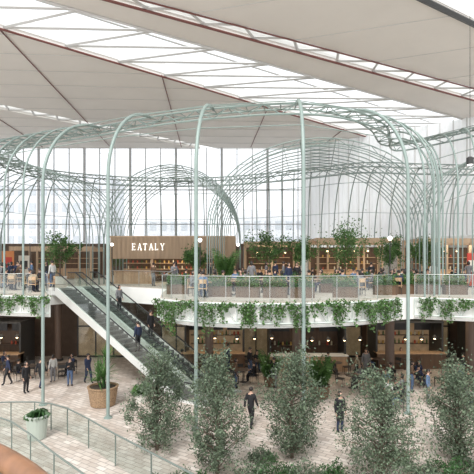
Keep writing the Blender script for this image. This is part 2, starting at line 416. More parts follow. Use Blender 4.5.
def railing(P,z,label,group='deck glass railings',h=1.1,rail=STEEL,pr=.025,rr=.02):
    ox,oy=P[0][0],P[0][1]; e=empty('glass_railing',label,'railing',(ox,oy,z),group=group)
    Q=[(p[0]-ox,p[1]-oy) for p in P]
    M().tube([(x,y,h) for x,y in Q],rr,6).obj('handrail',[rail],e,smooth=True)
    for i,(a,b) in enumerate(zip(Q,Q[1:])):
        g=M(); A=Vector((*a,0));B=Vector((*b,0)); c=(A+B)/2; d=B-A
        if d.length<.05: continue
        g.box((c.x,c.y,h/2-.0),(d.length*.985,.012,h-.12),math.atan2(d.y,d.x)); g.obj('glass_panel',[GLB],e)
        M().box((a[0],a[1],h/2),(pr,pr,h),math.atan2(d.y,d.x)).obj('post',[rail],e)
    return e
railing(offs(frontbay,-.12)[::2],DZ,'slim clear glass railing on the curved deck edge')
railing(offs(rightbay,-.12)[::2],DZ,'slim clear glass railing on the curved deck edge')
railing(offs(leftedge,-.12)[6:16:2],DZ,'slim clear glass railing near the escalator')
railing([(-9.6,22.25),(-10.45,23.9),(-11.35,25.6),(-12.45,27.6)],DZ,'glass railing around the escalator opening')
railing([(-9.0,31.35),(-6.6,29.6),(-4.1,27.8),(-3.8,24.1),(-3.4,21.0)],DZ,'glass railing around the escalator opening')
# ---------------------------------------------------------------- escalators
EANG=math.atan2(.555,-.832)
GLE=glass('escalator_glass',(.91,.95,.93),.07)
CLAD=mat('cladding_grey_white',(.66,.67,.66),.45)
def escalator(bx,by):
    run=11.18; ang=EANG
    e=empty('escalator','escalator with clear glass balustrades and pale grey side cladding','escalator',(bx,by,0),ang,group='escalators between the two floors')
    x0,x1=0.4,run-0.4
    top=[(-1.2,0.02),(x0,0.02),(x1,DZ),(run+.35,DZ)]
    bot=[(-1.2,-.0),(x0+.5,-.0),(x1+.1,DZ-.42),(run+.35,DZ-.42)]
    def prism(P,ya,yb,mats,name):
        mm=M(); n=len(P)
        mm.v=[(x,ya,z) for x,z in P]+[(x,yb,z) for x,z in P]
        mm.f=[tuple(range(n)),tuple(range(2*n-1,n-1,-1))]+[(i,i+n,(i+1)%n+n,(i+1)%n) for i in range(n)]; mm.m=[0]*len(mm.f)
        return mm.obj(name,mats,e)
    for s in(-1,1):
        prism([(x,z+.06) for x,z in top]+bot[::-1],s*.56,s*.70,[CLAD],'side_cladding')
        prism([(-.8,.1),(x0,.1),(x1,DZ+.06),(run+.3,DZ+.06),(run+.3,DZ+.98),(x1-.1,DZ+.98),(x0-.1,.98),(-.8,.98)],s*.625,s*.635,[GLE],'glass_balustrade')
        M().tube([(-.8,s*.63,.3),(-1.0,s*.63,.5),(-1.0,s*.63,.8),(-.8,s*.63,1.0),(x0-.1,s*.63,1.0),(x1-.1,s*.63,DZ+1.0),(run+.3,s*.63,DZ+1.0)],.038,6).obj('handrail',[RUB],e,smooth=True)
    prism([(x0+.4,.0),(x1,DZ-.3),(x1,DZ-.42),(x0+.6,.0)],-.56,.56,[GREY],'underside')
    sm=M().box((0,0,0),(.4,1.1,.2)).mesh('step',[mat('step_metal',(.16,.165,.17),.4,.3)])
    n=26
    for i in range(n):
        t=(i+.5)/n; mo('step',sm,e,(x0+(x1-x0)*t,0,DZ*t-.08))
    for x,z in((-.5,.015),(run,DZ-.02)): M().box((x,0,z),(1.2 if x<0 else .6,1.1,.05)).obj('landing_plate',[STEEL],e)
    return e
escalator(-2.1,22.5); escalator(-1.1,23.98)
# ---------------------------------------------------------------- plants
def tree(name,label,cat,h,w,ch,trunk_r,leafm,n,ls,loc,shape='egg',group=None,pot=None,seed=0,stems=1,asp=.45):
    st=random.getstate(); random.seed(seed)
    e=empty(name,label,cat,loc,random.random()*6,group)
    z0=0
    if pot:
        pr,ph,pm=pot; M().lathe([(pr*.72,0),(pr*.8,.03),(pr,ph-.06),(pr*1.04,ph-.04),(pr*1.04,ph),(pr*.9,ph),(pr*.88,ph-.08)],n=20).obj('pot',[pm],e,smooth=False)
        M().lathe([(pr*.86,ph-.1),(pr*.86,ph-.06)],n=16).obj('soil',[SOIL],e); z0=ph-.08
    tr=M()
    cz0=z0+(h-z0)-ch
    tr.tube([(0,0,z0),(random.uniform(-.05,.05),0,z0+(h-z0)*.35),(random.uniform(-.08,.08),random.uniform(-.08,.08),z0+(h-z0)*.65),(0,0,h-.15)],[trunk_r,trunk_r*.8,trunk_r*.55,trunk_r*.15],7)
    fo=M(); nc=max(14,int(n/(120 if shape=='egg' else 110))) 
    lean=(random.uniform(-.12,.12),random.uniform(-.12,.12))
    for i in range(nc):
        f=(i+.5)/nc; 
        if shape=='egg':
            f=f**1.1; z=cz0+ch*f*.93; rr=w/2*(min(1,.66+f*1.4) if f<.25 else max(.24,1.04-max(0,f-.38)**1.35*1.5))
        else: z=cz0+ch*(f**.95)*.95; rr=w/2*math.sqrt(max(.05,1-(2*f-1)**2))
        a=i*2.4+random.random()*1.9; rad=rr*random.uniform(.2,1.22)
        c=Vector((rad*math.cos(a)+lean[0]*f*w,rad*math.sin(a)+lean[1]*f*w,z+random.uniform(-.22,.2)))
        b0=Vector((0,0,max(z0+.1,z-ch*.18)))
        tr.tube([b0,b0.lerp(c,.5)+Vector((0,0,-.03)),c],[trunk_r*.35,trunk_r*.22,.006],4)
        cr=w*.165*random.uniform(.45,1.45)
        up=Vector((math.cos(a)*.25,math.sin(a)*.25,.6))*cr
        for k in range(int(n/nc)):
            d=Vector((random.gauss(0,1),random.gauss(0,1),random.gauss(0,1)))
            p=c+d.normalized()*cr*random.random()**.5*random.uniform(.7,1.35)+up*random.gauss(0,1)
            if p.z>z0+.05: fo.leaf(p,ls*random.uniform(.6,1.4),0,asp)
    tr.obj('trunk',[BARK],e,smooth=True); fo.obj('foliage',[leafm],e)
    random.setstate(st); return e
def gD(py): return F*EYE/(py-262)
for i,(px,pb,pt,w) in enumerate(((157,450,350,1.95),(217,474,349,1.7),(292,458,348,2.05),(381,484,372,2.45),(458,462,360,2.2))):
    D=gD(pb); h=(pb-pt)*D/F
    tree('olive_tree','bushy grey-green olive tree with irregular crown in planting bed','tree',h,w,h*.88,.07,LEAFO,11000,.085,(PX(px,D),D,0),'egg','olive trees in the court',seed=i+13,asp=.5)
def shrub(px,D,w,h,seed,leaf=LEAFD,z=0,label='low leafy green shrub in the planting bed',group='planting bed shrubs',n=1100):
    st=random.getstate(); random.seed(seed)
    e=empty('shrub',label,'plant',(PX(px,D),D,z),0,group)
    fo=M(); s=M()
    for k in range(n):
        a=random.random()*6.28; r=w/2*random.random()**.5*random.uniform(.7,1.2); zz=h*random.random()**.8*(.55+.45*math.sin(a*3+seed))*1.1
        fo.leaf((r*math.cos(a),r*math.sin(a),max(0,zz)+.02),random.uniform(.06,.14),0,.4)
    for k in range(9):
        a=k*.7; s.tube([(0,0,0),(w*.25*math.cos(a),w*.25*math.sin(a),h*.3),(w*.38*math.cos(a),w*.38*math.sin(a),h*.5)],.012,4)
    fo.obj('foliage',[leaf],e); s.obj('stem',[BARK],e); random.setstate(st)
for i,(px,D,w,h) in enumerate(((165,13.6,1.0,.4),(193,13.8,1.0,.45),(250,14.2,1.3,.5),(276,14.4,1.4,.5),(305,14.3,1.3,.5),(335,14.2,1.0,.5),(425,14.3,1.2,.4),(450,14.6,1.4,.5),(478,14.7,1.3,.4),(396,15.6,1.0,.4),(262,15.6,1.0,.4))):
    shrub(px,D,w,h,i+50,LEAFD if i%2 else LEAFO)
def palm(loc,label,h,pr,ph,pm,nf=16,leafm=LEAFG,group=None,seed=1,name='potted_palm',spiky=False):
    st=random.getstate(); random.seed(seed)
    e=empty(name,label,'potted plant',loc,0,group)
    M().lathe([(pr*.75,0),(pr*.82,.03),(pr,ph-.08),(pr*1.05,ph-.05),(pr*1.05,ph),(pr*.9,ph),(pr*.88,ph-.1)],n=20).obj('pot',[pm],e)
    M().lathe([(pr*.86,ph-.12),(pr*.86,ph-.07)],n=16).obj('soil',[SOIL],e)
    fo=M(); s=M()
    if spiky:
        for q in range(5):
            a=q*1.3; hd=Vector((math.cos(a)*.28*(q>0),math.sin(a)*.28*(q>0),ph-.1+(h-ph)*random.uniform(.15,.62)))
            s.tube([(hd.x*.4,hd.y*.4,ph-.1),tuple(hd)],[.04,.03],5)
            for i in range(26):
                b=random.random()*6.28; el=random.uniform(.1,1.45); Lf=(h-ph)*random.uniform(.38,.55)
                d=Vector((math.cos(b)*math.cos(el),math.sin(b)*math.cos(el),math.sin(el))); sd=Vector((-math.sin(b),math.cos(b),0))*.032
                n0=len(fo.v); pts=[hd+d*Lf*t+Vector((0,0,-.35*Lf*t*t*math.cos(el))) for t in(0,.35,.7,1)]
                for j,p in enumerate(pts):
                    k=(.6,1,.8,.05)[j]; fo.v+=[tuple(p-sd*k),tuple(p+sd*k)]
                for j in range(3): fo.f.append((n0+2*j,n0+2*j+1,n0+2*j+3,n0+2*j+2)); fo.m.append(0)
    else:
      for i in range(nf):
        a=i*2.4; hh=(h-ph)*random.uniform(.55,1); out=hh*random.uniform(.25,.6)
        pts=[]
        for k in range(9):
            t=k/8; pts.append(Vector((math.cos(a)*out*t**1.4,math.sin(a)*out*t**1.4,ph-.1+hh*(1.25*t-.3*t*t))))
        s.tube(pts,[.018*(1-.8*k/8) for k in range(9)],4)
        side=Vector((-math.sin(a),math.cos(a),0))
        for k in range(2,9):
            for sg in(-1,1):
                for q in(0,.5):
                    p=pts[k-1].lerp(pts[k],q); L=.38*math.sin(math.pi*min(.95,(k+q)/9.5))+.08
                    n=len(fo.v); tip=p+side*sg*L+Vector((math.cos(a),math.sin(a),-.5))*L*.5; w=Vector((0,0,.035))+Vector((math.cos(a),math.sin(a),0))*.03
                    fo.v+=[tuple(p),tuple(p.lerp(tip,.5)+w),tuple(tip),tuple(p.lerp(tip,.5)-w)]; fo.f.append((n,n+1,n+2,n+3)); fo.m.append(0)
    fo.obj('frond',[leafm],e); s.obj('stem',[LEAFD],e); random.setstate(st); return e
D=gD(405); palm((PX(103,D),D,0),'tall spiky palm in a wide woven basket planter',3.1,.72,.95,POTB,26,spiky=True)
D=gD(402); palm((PX(137,D)+.2,D,0),'small leafy plant in a pale round pot',1.1,.3,.45,POTW,12,seed=4)
D=gD(398); palm((PX(320,D),D,0),'leafy palm in a brown planter beside cafe seats',2.5,.5,.7,WOODD,24,seed=9)
palm((1.9,24.9,0),'leafy palm in a brown planter beside cafe seats',2.2,.4,.6,WOODD,18,seed=12)
TR=((60,33.5,3.6,2.6,1.7),(225,27.5,2.6,1.6,1.2),(270,33,3.6,2.8,1.6),(345,30.6,3.9,3.3,1.9),(120,44,3.2,2.2,1.3),(428,31,3.1,2.2,1.3),(300,33.4,3.3,2.2,1.4),(390,33,3.2,2.2,1.4),(196,32.4,2.6,1.6,1.1))
for i,(px,D,h,w,ch) in enumerate(TR):
    if i==1: palm((PX(px,D),D,DZ),'arching green palm in a terracotta pot on the deck',2.9,.42,.7,TERRA,22,seed=31)
    else: tree('potted_tree','broad leafy green tree in a round pot on the deck','potted plant',h,w,ch,.06,LEAFG,2600,.14,(PX(px,D),D,DZ),'round','potted trees on the deck',(.5,.6,TERRA if i%2 else POTW),seed=20+i,asp=.6)
pb=None
for i,(px,D) in enumerate(((150,25.2),(178,23.4),(248,21.2),(275,21),(302,20.9),(385,22.8),(405,23.4),(428,23.2),(455,23.0),(330,24.5),(345,21.2),(220,21.6),(245,27),(290,29.2),(365,29.6),(405,28))):
    x=PX(px,D)
    if i==0 or not inpoly(x,D,DECK): continue
    if pb is None:
        e=empty('planter_box','low rectangular dark planter box filled with leafy greenery','planter',(x,D,DZ),0,'planter boxes on the deck')
        M().box((0,0,.25),(1.15,.4,.5)).box((0,0,.49),(1.2,.45,.04)).obj('box',[WOODD],e)
        fo=M()
        for k in range(900): fo.leaf((random.uniform(-.55,.55),random.gauss(0,.13),.5+random.random()**1.5*.55),random.uniform(.07,.14),0,.6)
        fo.obj('foliage',[LEAFG],e); pb=e
    else: clone(pb,(x,D,DZ),random.uniform(-.2,.2))
# ---------------------------------------------------------------- kiosks
e=empty('market_kiosk','open wooden food market kiosk with slatted fascia sign band','kiosk',(-5.0,34,DZ))
W=9.8
fz=M(); fz.box((.1,.1,2.8),(W-.2,.1,1.7))
for i in range(96): fz.box((-W/2+.15+i*.1,0,2.8),(.06,.1,1.7))
fz.obj('fascia',[WOODT],e)
M().box((0,3.0,3.66),(W,6,.12)).obj('roof',[WOODT],e)
for x in(-W/2+.1,-1.6,1.7,W/2-.1): M().box((x,.15,.97),(.16,.16,1.94)).obj('column',[WOOD],e)
M().box((-3.2,.6,.5),(2.8,.6,1.0)).box((-3.2,.55,1.03),(2.9,.75,.06)).obj('counter',[WOOD],e)
M().box((3.2,.6,.5),(2.6,.6,1.0)).box((3.2,.55,1.03),(2.7,.75,.06)).obj('counter',[WOOD],e)
M().box((0,5.8,1.8),(W,.1,3.6)).obj('back_wall',[WOODD],e)
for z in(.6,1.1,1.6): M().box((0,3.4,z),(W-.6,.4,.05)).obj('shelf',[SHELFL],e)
def serif(ch):
    m=M(); d=.05
    def hb(x0,x1,z,t=.055): m.box(((x0+x1)/2,0,z),(x1-x0,d,t))
    def vb(x,z0,z1,t=.12): m.box((x,0,(z0+z1)/2),(t,d,z1-z0))
    def diag(x0,z0,x1,z1,t):
        n=len(m.v)
        for y in(-d/2,d/2):
            for x,z in((x0-t/2,z0),(x0+t/2,z0),(x1+t/2,z1),(x1-t/2,z1)): m.v.append((x,y,z))
        for q in((0,1,2,3),(7,6,5,4),(0,4,5,1),(1,5,6,2),(2,6,7,3),(3,7,4,0)): m.f.append(tuple(n+i for i in q)); m.m.append(0)
    if ch=='E': vb(.17,0,1); hb(.03,.62,.035); hb(.03,.6,.965); hb(.2,.5,.52); vb(.6,0,.2,.05); vb(.58,.8,1,.05); vb(.48,.42,.62,.05)
    if ch=='A': diag(.12,0,.38,1,.07); diag(.66,0,.40,1,.13); hb(.2,.55,.34); hb(0,.24,.03,.06); hb(.5,.8,.03,.06)
    if ch=='T': vb(.36,0,1); hb(.02,.7,.965); vb(.04,.78,1,.05); vb(.68,.78,1,.05); hb(.22,.5,.03)
    if ch=='L': vb(.17,0,1); hb(.03,.3,.965); hb(.03,.6,.035); vb(.58,0,.24,.05)
    if ch=='Y': vb(.38,0,.48); diag(.38,.45,.12,1,.12); diag(.38,.45,.64,1,.06); hb(0,.26,.97); hb(.52,.76,.97); hb(.24,.52,.03)
    return m
SW=mat('sign_white',(.95,.95,.92),.5,emit=(1,1,.95),es=.8)
xx=PX(132,34)+5.0
for ch in'EATALY':
    m=serif(ch); o=m.obj('letter',[SW],e,(xx,-.09,2.62)); o.scale=(.44,1,.5); o['label']='white serif sign letter '+ch; xx+=.44
bc=[mat('bottle_green',(.06,.14,.05),.2),mat('jar_red',(.45,.08,.04),.3),mat('jar_gold',(.6,.38,.1),.3),mat('box_cream',(.7,.65,.5),.5)]
bms=[M().lathe([(.04,0),(.045,.02),(.045,.18),(.018,.24),(.018,.32)],n=8).mesh('bottle',[bc[0]]),M().lathe([(.06,0),(.06,.14),(.05,.16),(.05,.2)],n=8).mesh('jar',[bc[1]]),M().lathe([(.06,0),(.06,.14),(.05,.16),(.05,.2)],n=8).mesh('jar',[bc[2]]),M().lathe([(.045,0),(.05,.02),(.05,.2),(.02,.26)],n=8).mesh('bottle',[bc[3]])]
LB=['dark green glass bottle on a kiosk shelf','small jar with red contents on a kiosk shelf','small jar with golden contents on a kiosk shelf','cream coloured bottle on a kiosk shelf']
NG=[0]
def goods(x,y,z,sc=1):
    NG[0]+=1
    if NG[0]>290: return
    k=random.randrange(4); o=mo(bms[k].name.split('.')[0],bms[k],None,(x,y,z)); o.scale=(sc,)*3
    tag(o,LB[k],'bottle' if k in(0,3) else 'jar',group='goods on the kiosk shelves')
for i in range(66): goods(-5-4.2+(i//3)*.38,34+3.3,DZ+(.6,1.1,1.6)[i%3]+.026)
def pavilion(x,y,w,dp,h,label,ncol,rz=0,pr=.6):
    e=empty('wooden_pavilion',label,'kiosk',(x,y,DZ),rz,'wooden pavilions on the deck')
    M().box((0,0,h-.2),(w,.14,.4)).obj('beam',[WOODT],e); M().box((0,dp,h-.2),(w,.14,.4)).obj('beam',[WOODT],e)
    for i in range(int(w/.6)+1): M().box((-w/2+i*.6*w/(int(w/.6)*.6),dp/2,h-.05),(.07,dp,.14)).obj('rafter',[WOODT],e)
    for i in range(ncol):
        for yy in(0,dp): M().box((-w/2+.1+i*(w-.2)/(ncol-1),yy,(h-.4)/2),(.16,.16,h-.4)).obj('column',[WOODT],e)
    M().box((0,dp-.5,.5),(w*.7,.6,1)).box((0,dp-.55,1.02),(w*.72,.7,.05)).obj('counter',[WOOD],e)
    for i in range(3): M().box((0,dp+.25,1.0+i*.55),(w*.8,.3,.05)).obj('shelf',[SHELFL],e)
    M().box((0,dp+.45,(h-.6)/2),(w*.96,.08,h-.6)).obj('back_wall',[WOODD],e)
    for i in range(int(w*.8/.5)):
        for z in(1.0,1.55,2.1):
            if random.random()<pr: goods(x-w*.38+i*.5+random.uniform(-.1,.1),y+dp+.2,DZ+z+.026,1.1)
pavilion(2.9,36.5,4.6,3,3.4,'small slatted timber pavilion with stocked shelves',3)
pavilion(9.6,34.8,6.6,4,3.6,'timber framed dining pavilion with slatted roof',5)
pavilion(18.8,35.4,8.0,4,3.6,'timber framed dining pavilion with slatted roof',5)
pavilion(-18,42.5,8,4,3.2,'timber framed stall with slatted roof',4,pr=.1)
def pendant(x,y,z,top,label='small warm glowing pendant lamp on a thin cord'):
    e=empty('pendant_lamp',label,'lamp',(x,y,z),0,'warm pendant lamps')
    M().lathe([(.16,-.08),(.13,.02),(.05,.12)],n=12).obj('lamp_shade',[DARK],e); M().ball((0,0,-.08),.08,0,8,6).obj('bulb',[LAMP],e); M().tube([(0,0,.1),(0,0,top-z)],.008,4).obj('cord',[DARK],e)
for i in range(5): pendant(7.4+i*1.1,36,DZ+2.7,DZ+3.5)
for i in range(6): pendant(16+i*1.15,36.6,DZ+2.7,DZ+3.5)
for i in range(3): pendant(1.7+i*1.2,37.6,DZ+2.6,DZ+3.3)
for x,y in((-14,28),(-2.5,27.8),(-1.4,27.8),(0,27.6),(1.1,27.6),(2.2,27.8),(4.6,27.0),(5.6,27),(6.6,27),(7.6,27.2),(10.5,27.4),(11.5,27.4),(12.4,27.6),(15.5,27.2),(16.5,27.2),(-8.6,29.5),(-15,28),(-16,28)): pendant(x,y,2.35,ZU)
def banner(x,y,z,w,h,cols,label):
    e=empty('banner_sign',label,'sign',(x,y,z))
    M().box((0,0,h/2+.1),(w,.05,h)).obj('panel',[cols[0]],e); M().box((0,-.03,h*.65),(w*.7,.02,h*.35)).obj('print',[cols[1]],e)
    M().box((0,0,.04),(w*.9,.4,.08)).obj('base',[DARK],e)
RED=mat('poster_red',(.5,.05,.03),.5); ORG=mat('poster_orange',(.6,.22,.07),.5); CRM=mat('poster_cream',(.7,.66,.58),.5)
banner(PX(468,30),29.6,DZ,.55,2.2,(RED,CRM),'narrow red standing poster board')
banner(PX(8,40),40,DZ,1.1,2.6,(ORG,RED),'orange and red standing poster board')
banner(PX(24,41),41,DZ,1.0,2.2,(CRM,DARK),'cream standing board with dark print')
def stall(x,y,w,label,m1=WOODD,rz=0,ns=2,bp=PANELL):
    e=empty('cafe_counter',label,'counter',(x,y,0),rz,'ground floor cafe counters')
    M().box((0,0,.5),(w,.7,1.0)).obj('body',[m1],e); M().box((0,-.03,1.03),(w+.1,.85,.06)).obj('worktop',[WHITE if m1==WOOD else WOOD],e)
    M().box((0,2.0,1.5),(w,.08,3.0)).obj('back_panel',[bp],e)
    for i in range(ns): M().box((0,1.8,1.3+i*.6),(w-.5,.3,.04)).obj('shelf',[WOODD],e)
    for s in(-1,1): M().box((s*(w/2-.06),1.0,1.5),(.12,2,3.0)).obj('side_frame',[DARK],e)
    M().box((0,1,3.05),(w,2.1,.12)).obj('canopy',[DARK],e)
    for q in range(3): M().box((-w/3+q*w/3,1.5,2.55),(w*.26,.05,.5)).obj('menu_board',[DARK],e)
    for i in range(int(w/.28)-2):
        for z in(1.3,1.9)[:ns]:
            if random.random()<.8: goods(x-w/2+.5+i*.28,y+1.75,z+.021,1.15)
stall(-1.5,29.3,4.0,'dark timber cafe counter with warm lit shelving'); stall(4.6,28.6,5.0,'long cafe counter with pale top and dark back wall',WOOD,ns=1,bp=WOODD); stall(11.5,29.3,4.5,'dark timber cafe counter with warm lit shelving'); stall(18,29,5,'long cafe counter with pale top and dark back wall',WOOD,ns=1,bp=WOODD)  # warm lit look comes from the back panel's own emission
stall(-16.5,29,4.5,'dark timber shop counter with dark back wall',ns=1,bp=WOODD)
def shopfront(x,w):
    e=empty('shopfront',"dark framed glazed shopfront with warm glowing interior panel",'shopfront',(x,32.6,0),0,'glazed shopfronts')
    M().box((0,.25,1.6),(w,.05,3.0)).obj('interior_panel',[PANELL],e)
    m=M()
    for i in range(int(w/1.1)+1): m.box((-w/2+i*w/int(w/1.1),0,1.6),(.08,.1,3.2))
    for z in(.05,2.3,3.2): m.box((0,0,z),(w,.1,.1))
    m.obj('frame',[DARK],e); M().box((0,0,1.6),(w,.02,3.1)).obj('glass_pane',[GLB],e)
for x,w in((-9.8,4.0),(-4.5,2.2),(1.4,2.2),(8.2,2.0),(14.8,1.8),(-21.5,4)): shopfront(x,w)
# ---------------------------------------------------------------- furniture
def mk_chair(col,label,group):
    e=empty('chair',label,'chair',(0,0,0),0,group)
    M().box((0,0,.45),(.42,.42,.04)).obj('seat',[col],e)
    b=M(); b.box((0,.2,.78),(.4,.03,.2)); b.box((-.18,.2,.6),(.03,.03,.5)); b.box((.18,.2,.6),(.03,.03,.5)); b.obj('backrest',[col],e)
    lm=M().tube([(0,0,0),(0,0,.43)],[.014,.018],6).mesh('leg',[DARK])
    for sx in(-1,1):
        for sy in(-1,1): mo('leg',lm,e,(sx*.18,sy*.18,0))
    return e
def mk_table(col,label,group,r=.38,h=.74):
    e=empty('cafe_table',label,'table',(0,0,0),0,group)
    M().lathe([(r-.01,h-.035),(r,h-.03),(r,h)],n=20).obj('table_top',[col],e)
    M().lathe([(.03,.03),(.03,h-.035)],n=8).obj('pedestal',[DARK],e)
    M().lathe([(.22,0),(.22,.02),(.04,.035)],n=16).obj('base',[DARK],e)
    return e
CH1=mk_chair(WOOD,'light wooden cafe chair with slim dark legs','deck cafe chairs'); CH2=mk_chair(DARK,'black cafe chair with slim legs','ground floor cafe chairs')
TB1=mk_table(WOOD,'round wooden cafe table on a dark pedestal','deck cafe tables'); TB2=mk_table(mat('dark_top',(.09,.07,.06),.4),'round dark cafe table on a pedestal','ground floor cafe tables')
# ---------------------------------------------------------------- people
POSES={}
def person_template(pose):
    if pose=='sit':
        hz=.50; J={'pelvis':(0,.02,hz),'spine':(0,.03,hz+.2),'chest':(0,.02,hz+.40),'neck':(0,0,hz+.56),'h0':(0,-.01,hz+.63),'h1':(0,-.02,hz+.71),'h2':(0,-.01,hz+.79),
        'shL':(.17,.02,hz+.45),'elL':(.21,-.04,hz+.2),'wrL':(.13,-.24,hz+.27),'paL':(.11,-.31,hz+.275),'shR':(-.17,.02,hz+.45),'elR':(-.21,-.04,hz+.2),'wrR':(-.15,-.22,hz+.27),'paR':(-.14,-.30,hz+.275),
        'hiL':(.09,0,hz-.01),'knL':(.11,-.40,hz),'anL':(.11,-.40,.09),'toL':(.12,-.52,.035),'hiR':(-.09,0,hz-.01),'knR':(-.11,-.42,hz),'anR':(-.11,-.38,.09),'toR':(-.12,-.50,.035)}
    else:
        J={'pelvis':(0,0,.94),'spine':(0,.01,1.13),'chest':(0,0,1.34),'neck':(0,0,1.49),'h0':(0,-.01,1.555),'h1':(0,-.02,1.635),'h2':(0,-.01,1.70),
        'shL':(.175,0,1.40),'elL':(.23,.02,1.12),'wrL':(.25,-.05,.88),'paL':(.25,-.07,.80),'shR':(-.175,0,1.40),'elR':(-.23,.02,1.12),'wrR':(-.25,-.05,.88),'paR':(-.25,-.07,.80),
        'hiL':(.09,0,.90),'knL':(.10,-.02,.50),'anL':(.10,.02,.085),'toL':(.12,-.11,.035),'hiR':(-.09,0,.90),'knR':(-.10,-.02,.50),'anR':(-.10,.02,.085),'toR':(-.12,-.11,.035)}
        if pose=='walk':
            J.update({'knL':(.09,-.15,.52),'anL':(.09,-.20,.10),'toL':(.10,-.33,.05),'knR':(-.09,.03,.50),'anR':(-.09,.20,.12),'toR':(-.10,.10,.035),
             'elL':(.22,.12,1.14),'wrL':(.23,.14,.90),'paL':(.23,.13,.82),'elR':(-.22,-.06,1.13),'wrR':(-.22,-.20,.93),'paR':(-.22,-.24,.86)})
        if pose=='phone':
            J.update({'elR':(-.22,-.06,1.13),'wrR':(-.10,-.26,1.22),'paR':(-.07,-.32,1.26)})
    R={'pelvis':(.14,.11),'spine':(.125,.095),'chest':(.155,.105),'neck':(.052,.052),'h0':(.06,.07),'h1':(.078,.095),'h2':(.06,.07),'sh':(.062,.062),'el':(.042,.042),'wr':(.027,.027),'pa':(.038,.020),'hi':(.088,.088),'kn':(.058,.058),'an':(.038,.038),'to':(.038,.03)}
    names=list(J); E=[('pelvis','spine'),('spine','chest'),('chest','neck'),('neck','h0'),('h0','h1'),('h1','h2')]
    for s in'LR': E+=[('chest','sh'+s),('sh'+s,'el'+s),('el'+s,'wr'+s),('wr'+s,'pa'+s),('pelvis','hi'+s),('hi'+s,'kn'+s),('kn'+s,'an'+s),('an'+s,'to'+s)]
    me=bpy.data.meshes.new('sk'); me.from_pydata([J[n] for n in names],[(names.index(a),names.index(b)) for a,b in E],[]); 
    o=bpy.data.objects.new('sk',me); COL.objects.link(o)
    md=o.modifiers.new('s','SKIN'); md.use_smooth_shade=True
    for i,n in enumerate(names):
        sv=me.skin_vertices[0].data[i]; k=n if n in R else n[:2]; sv.radius=R[k]; sv.use_root=(n=='pelvis')
    o.modifiers.new('b','SUBSURF').levels=1
    bpy.context.view_layer.update()
    bm_me=bpy.data.meshes.new_from_object(o.evaluated_get(bpy.context.evaluated_depsgraph_get())); bpy.data.objects.remove(o)
    V=[Vector(v.co) for v in bm_me.vertices]; NR=[Vector(v.normal) for v in bm_me.vertices]; FC=[tuple(p.vertices) for p in bm_me.polygons]
    def ec(a,b):
        k=b if b in('spine','chest','neck','h0','h1','h2') else b[:2]
        return {'spine':'top','chest':'top','neck':'neck','h0':'head','h1':'head','h2':'head','sh':'top','el':'top','wr':'top','pa':'hand','hi':'hip','kn':'hip','an':'shin','to':'foot'}[k]
    segs=[(Vector(J[a]),Vector(J[b]),ec(a,b)) for a,b in E]
    def near(p):
        best=9;c=''
        for a,b,k in segs:
            d=b-a; t=max(0,min(1,(p-a).dot(d)/d.dot(d))); q=(a+d*t-p).length
            if k=='neck': q+=.02
            if q<best: best=q;c=k
        return c
    fcl=[near(sum((V[i] for i in f),Vector())/len(f)) for f in FC]
    def garment(cl,off,name):
        idx={};mm=M()
        for f,c in zip(FC,fcl):
            if c in cl:
                g=[]
                for i in f:
                    if i not in idx: idx[i]=len(mm.v); mm.v.append(tuple(V[i]+NR[i]*off))
                    g.append(idx[i])
                mm.f.append(tuple(g)); mm.m.append(0)
        return mm.mesh(name,[DARK],True)
    body=M(); body.v=[tuple(v) for v in V]; body.f=list(FC); body.m=[0]*len(FC)
    for s in'LR':
        w=Vector(J['wr'+s]); p=Vector(J['pa'+s]); d=(p-w).normalized(); sd=Vector((0,1,0)) if abs(d.z)>.7 else Vector((1,0,0))
        inw=Vector((-1 if s=='L' else 1,0,0)) if abs(d.z)>.7 else Vector((0,0,-1))
        for k,l in enumerate((.062,.075,.07,.055)):
            b=p+d*.015+sd*((k-1.5)*.02); body.tube([b,b+d*l*.5+inw*.006,b+d*l*.95+inw*.028],[.0095,.009,.006],5)
        th=p-sd*.03 if abs(d.z)>.7 else p+Vector((-.03 if s=='L' else .03,0,0))
        dr=(th-p).normalized(); body.tube([p-d*.02+dr*.015,p+dr*.045+d*.01,p+dr*.05+d*.045],[.012,.01,.007],5)
    hc=Vector(J['h1'])
    body.ball(hc+Vector((0,-.092,-.005)),(.012,.02,.022),0,6,4)
    for s in(-1,1):
        body.ball(hc+Vector((s*.03,-.078,.018)),(.012,.01,.007),1,6,4); body.ball(hc+Vector((s*.082,.0,0)),(.01,.02,.03),0,6,4)
    body.ball(hc+Vector((0,-.08,-.045)),(.022,.012,.007),2,6,4)
    T={'body':body.mesh('person',[SKIN,EYE_M,LIP],True),'top':garment({'top'},.014,'jacket'),'coat':garment({'top','hip'},.022,'coat'),'legs':garment({'hip','shin'},.012,'trousers'),'feet':garment({'foot'},.012,'shoes')}
    hm=M().ball((hc.x,hc.y+.012,hc.z+.025),(.094,.108,.098),0,14,10)
    keep=[f for f in hm.f if not all((hm.v[i][1]<hc.y-.045 and hm.v[i][2]<hc.z+.05) for i in f) and sum(hm.v[i][2] for i in f)/4>hc.z-.06]
    hm.f=keep; hm.m=[0]*len(keep); T['hair']=hm.mesh('hair',[HAIR],True)
    lh=M().ball((hc.x,hc.y+.035,hc.z-.03),(.098,.095,.155),0,12,10)
    keep=[f for f in lh.f if not all(lh.v[i][1]<hc.y-.02 for i in f)]; lh.f=keep; lh.m=[0]*len(keep); T['longhair']=lh.mesh('hair',[HAIR],True)
    return T
for ps in('stand','walk','phone','sit'): POSES[ps]=person_template(ps)
CC={'black':(.015,.015,.018),'navy':(.02,.03,.07),'white':(.55,.55,.53),'grey':(.18,.18,.19),'beige':(.34,.28,.2),'red':(.25,.05,.04),'blue':(.10,.16,.27),'brown':(.13,.08,.05),'denim':(.07,.11,.2)}
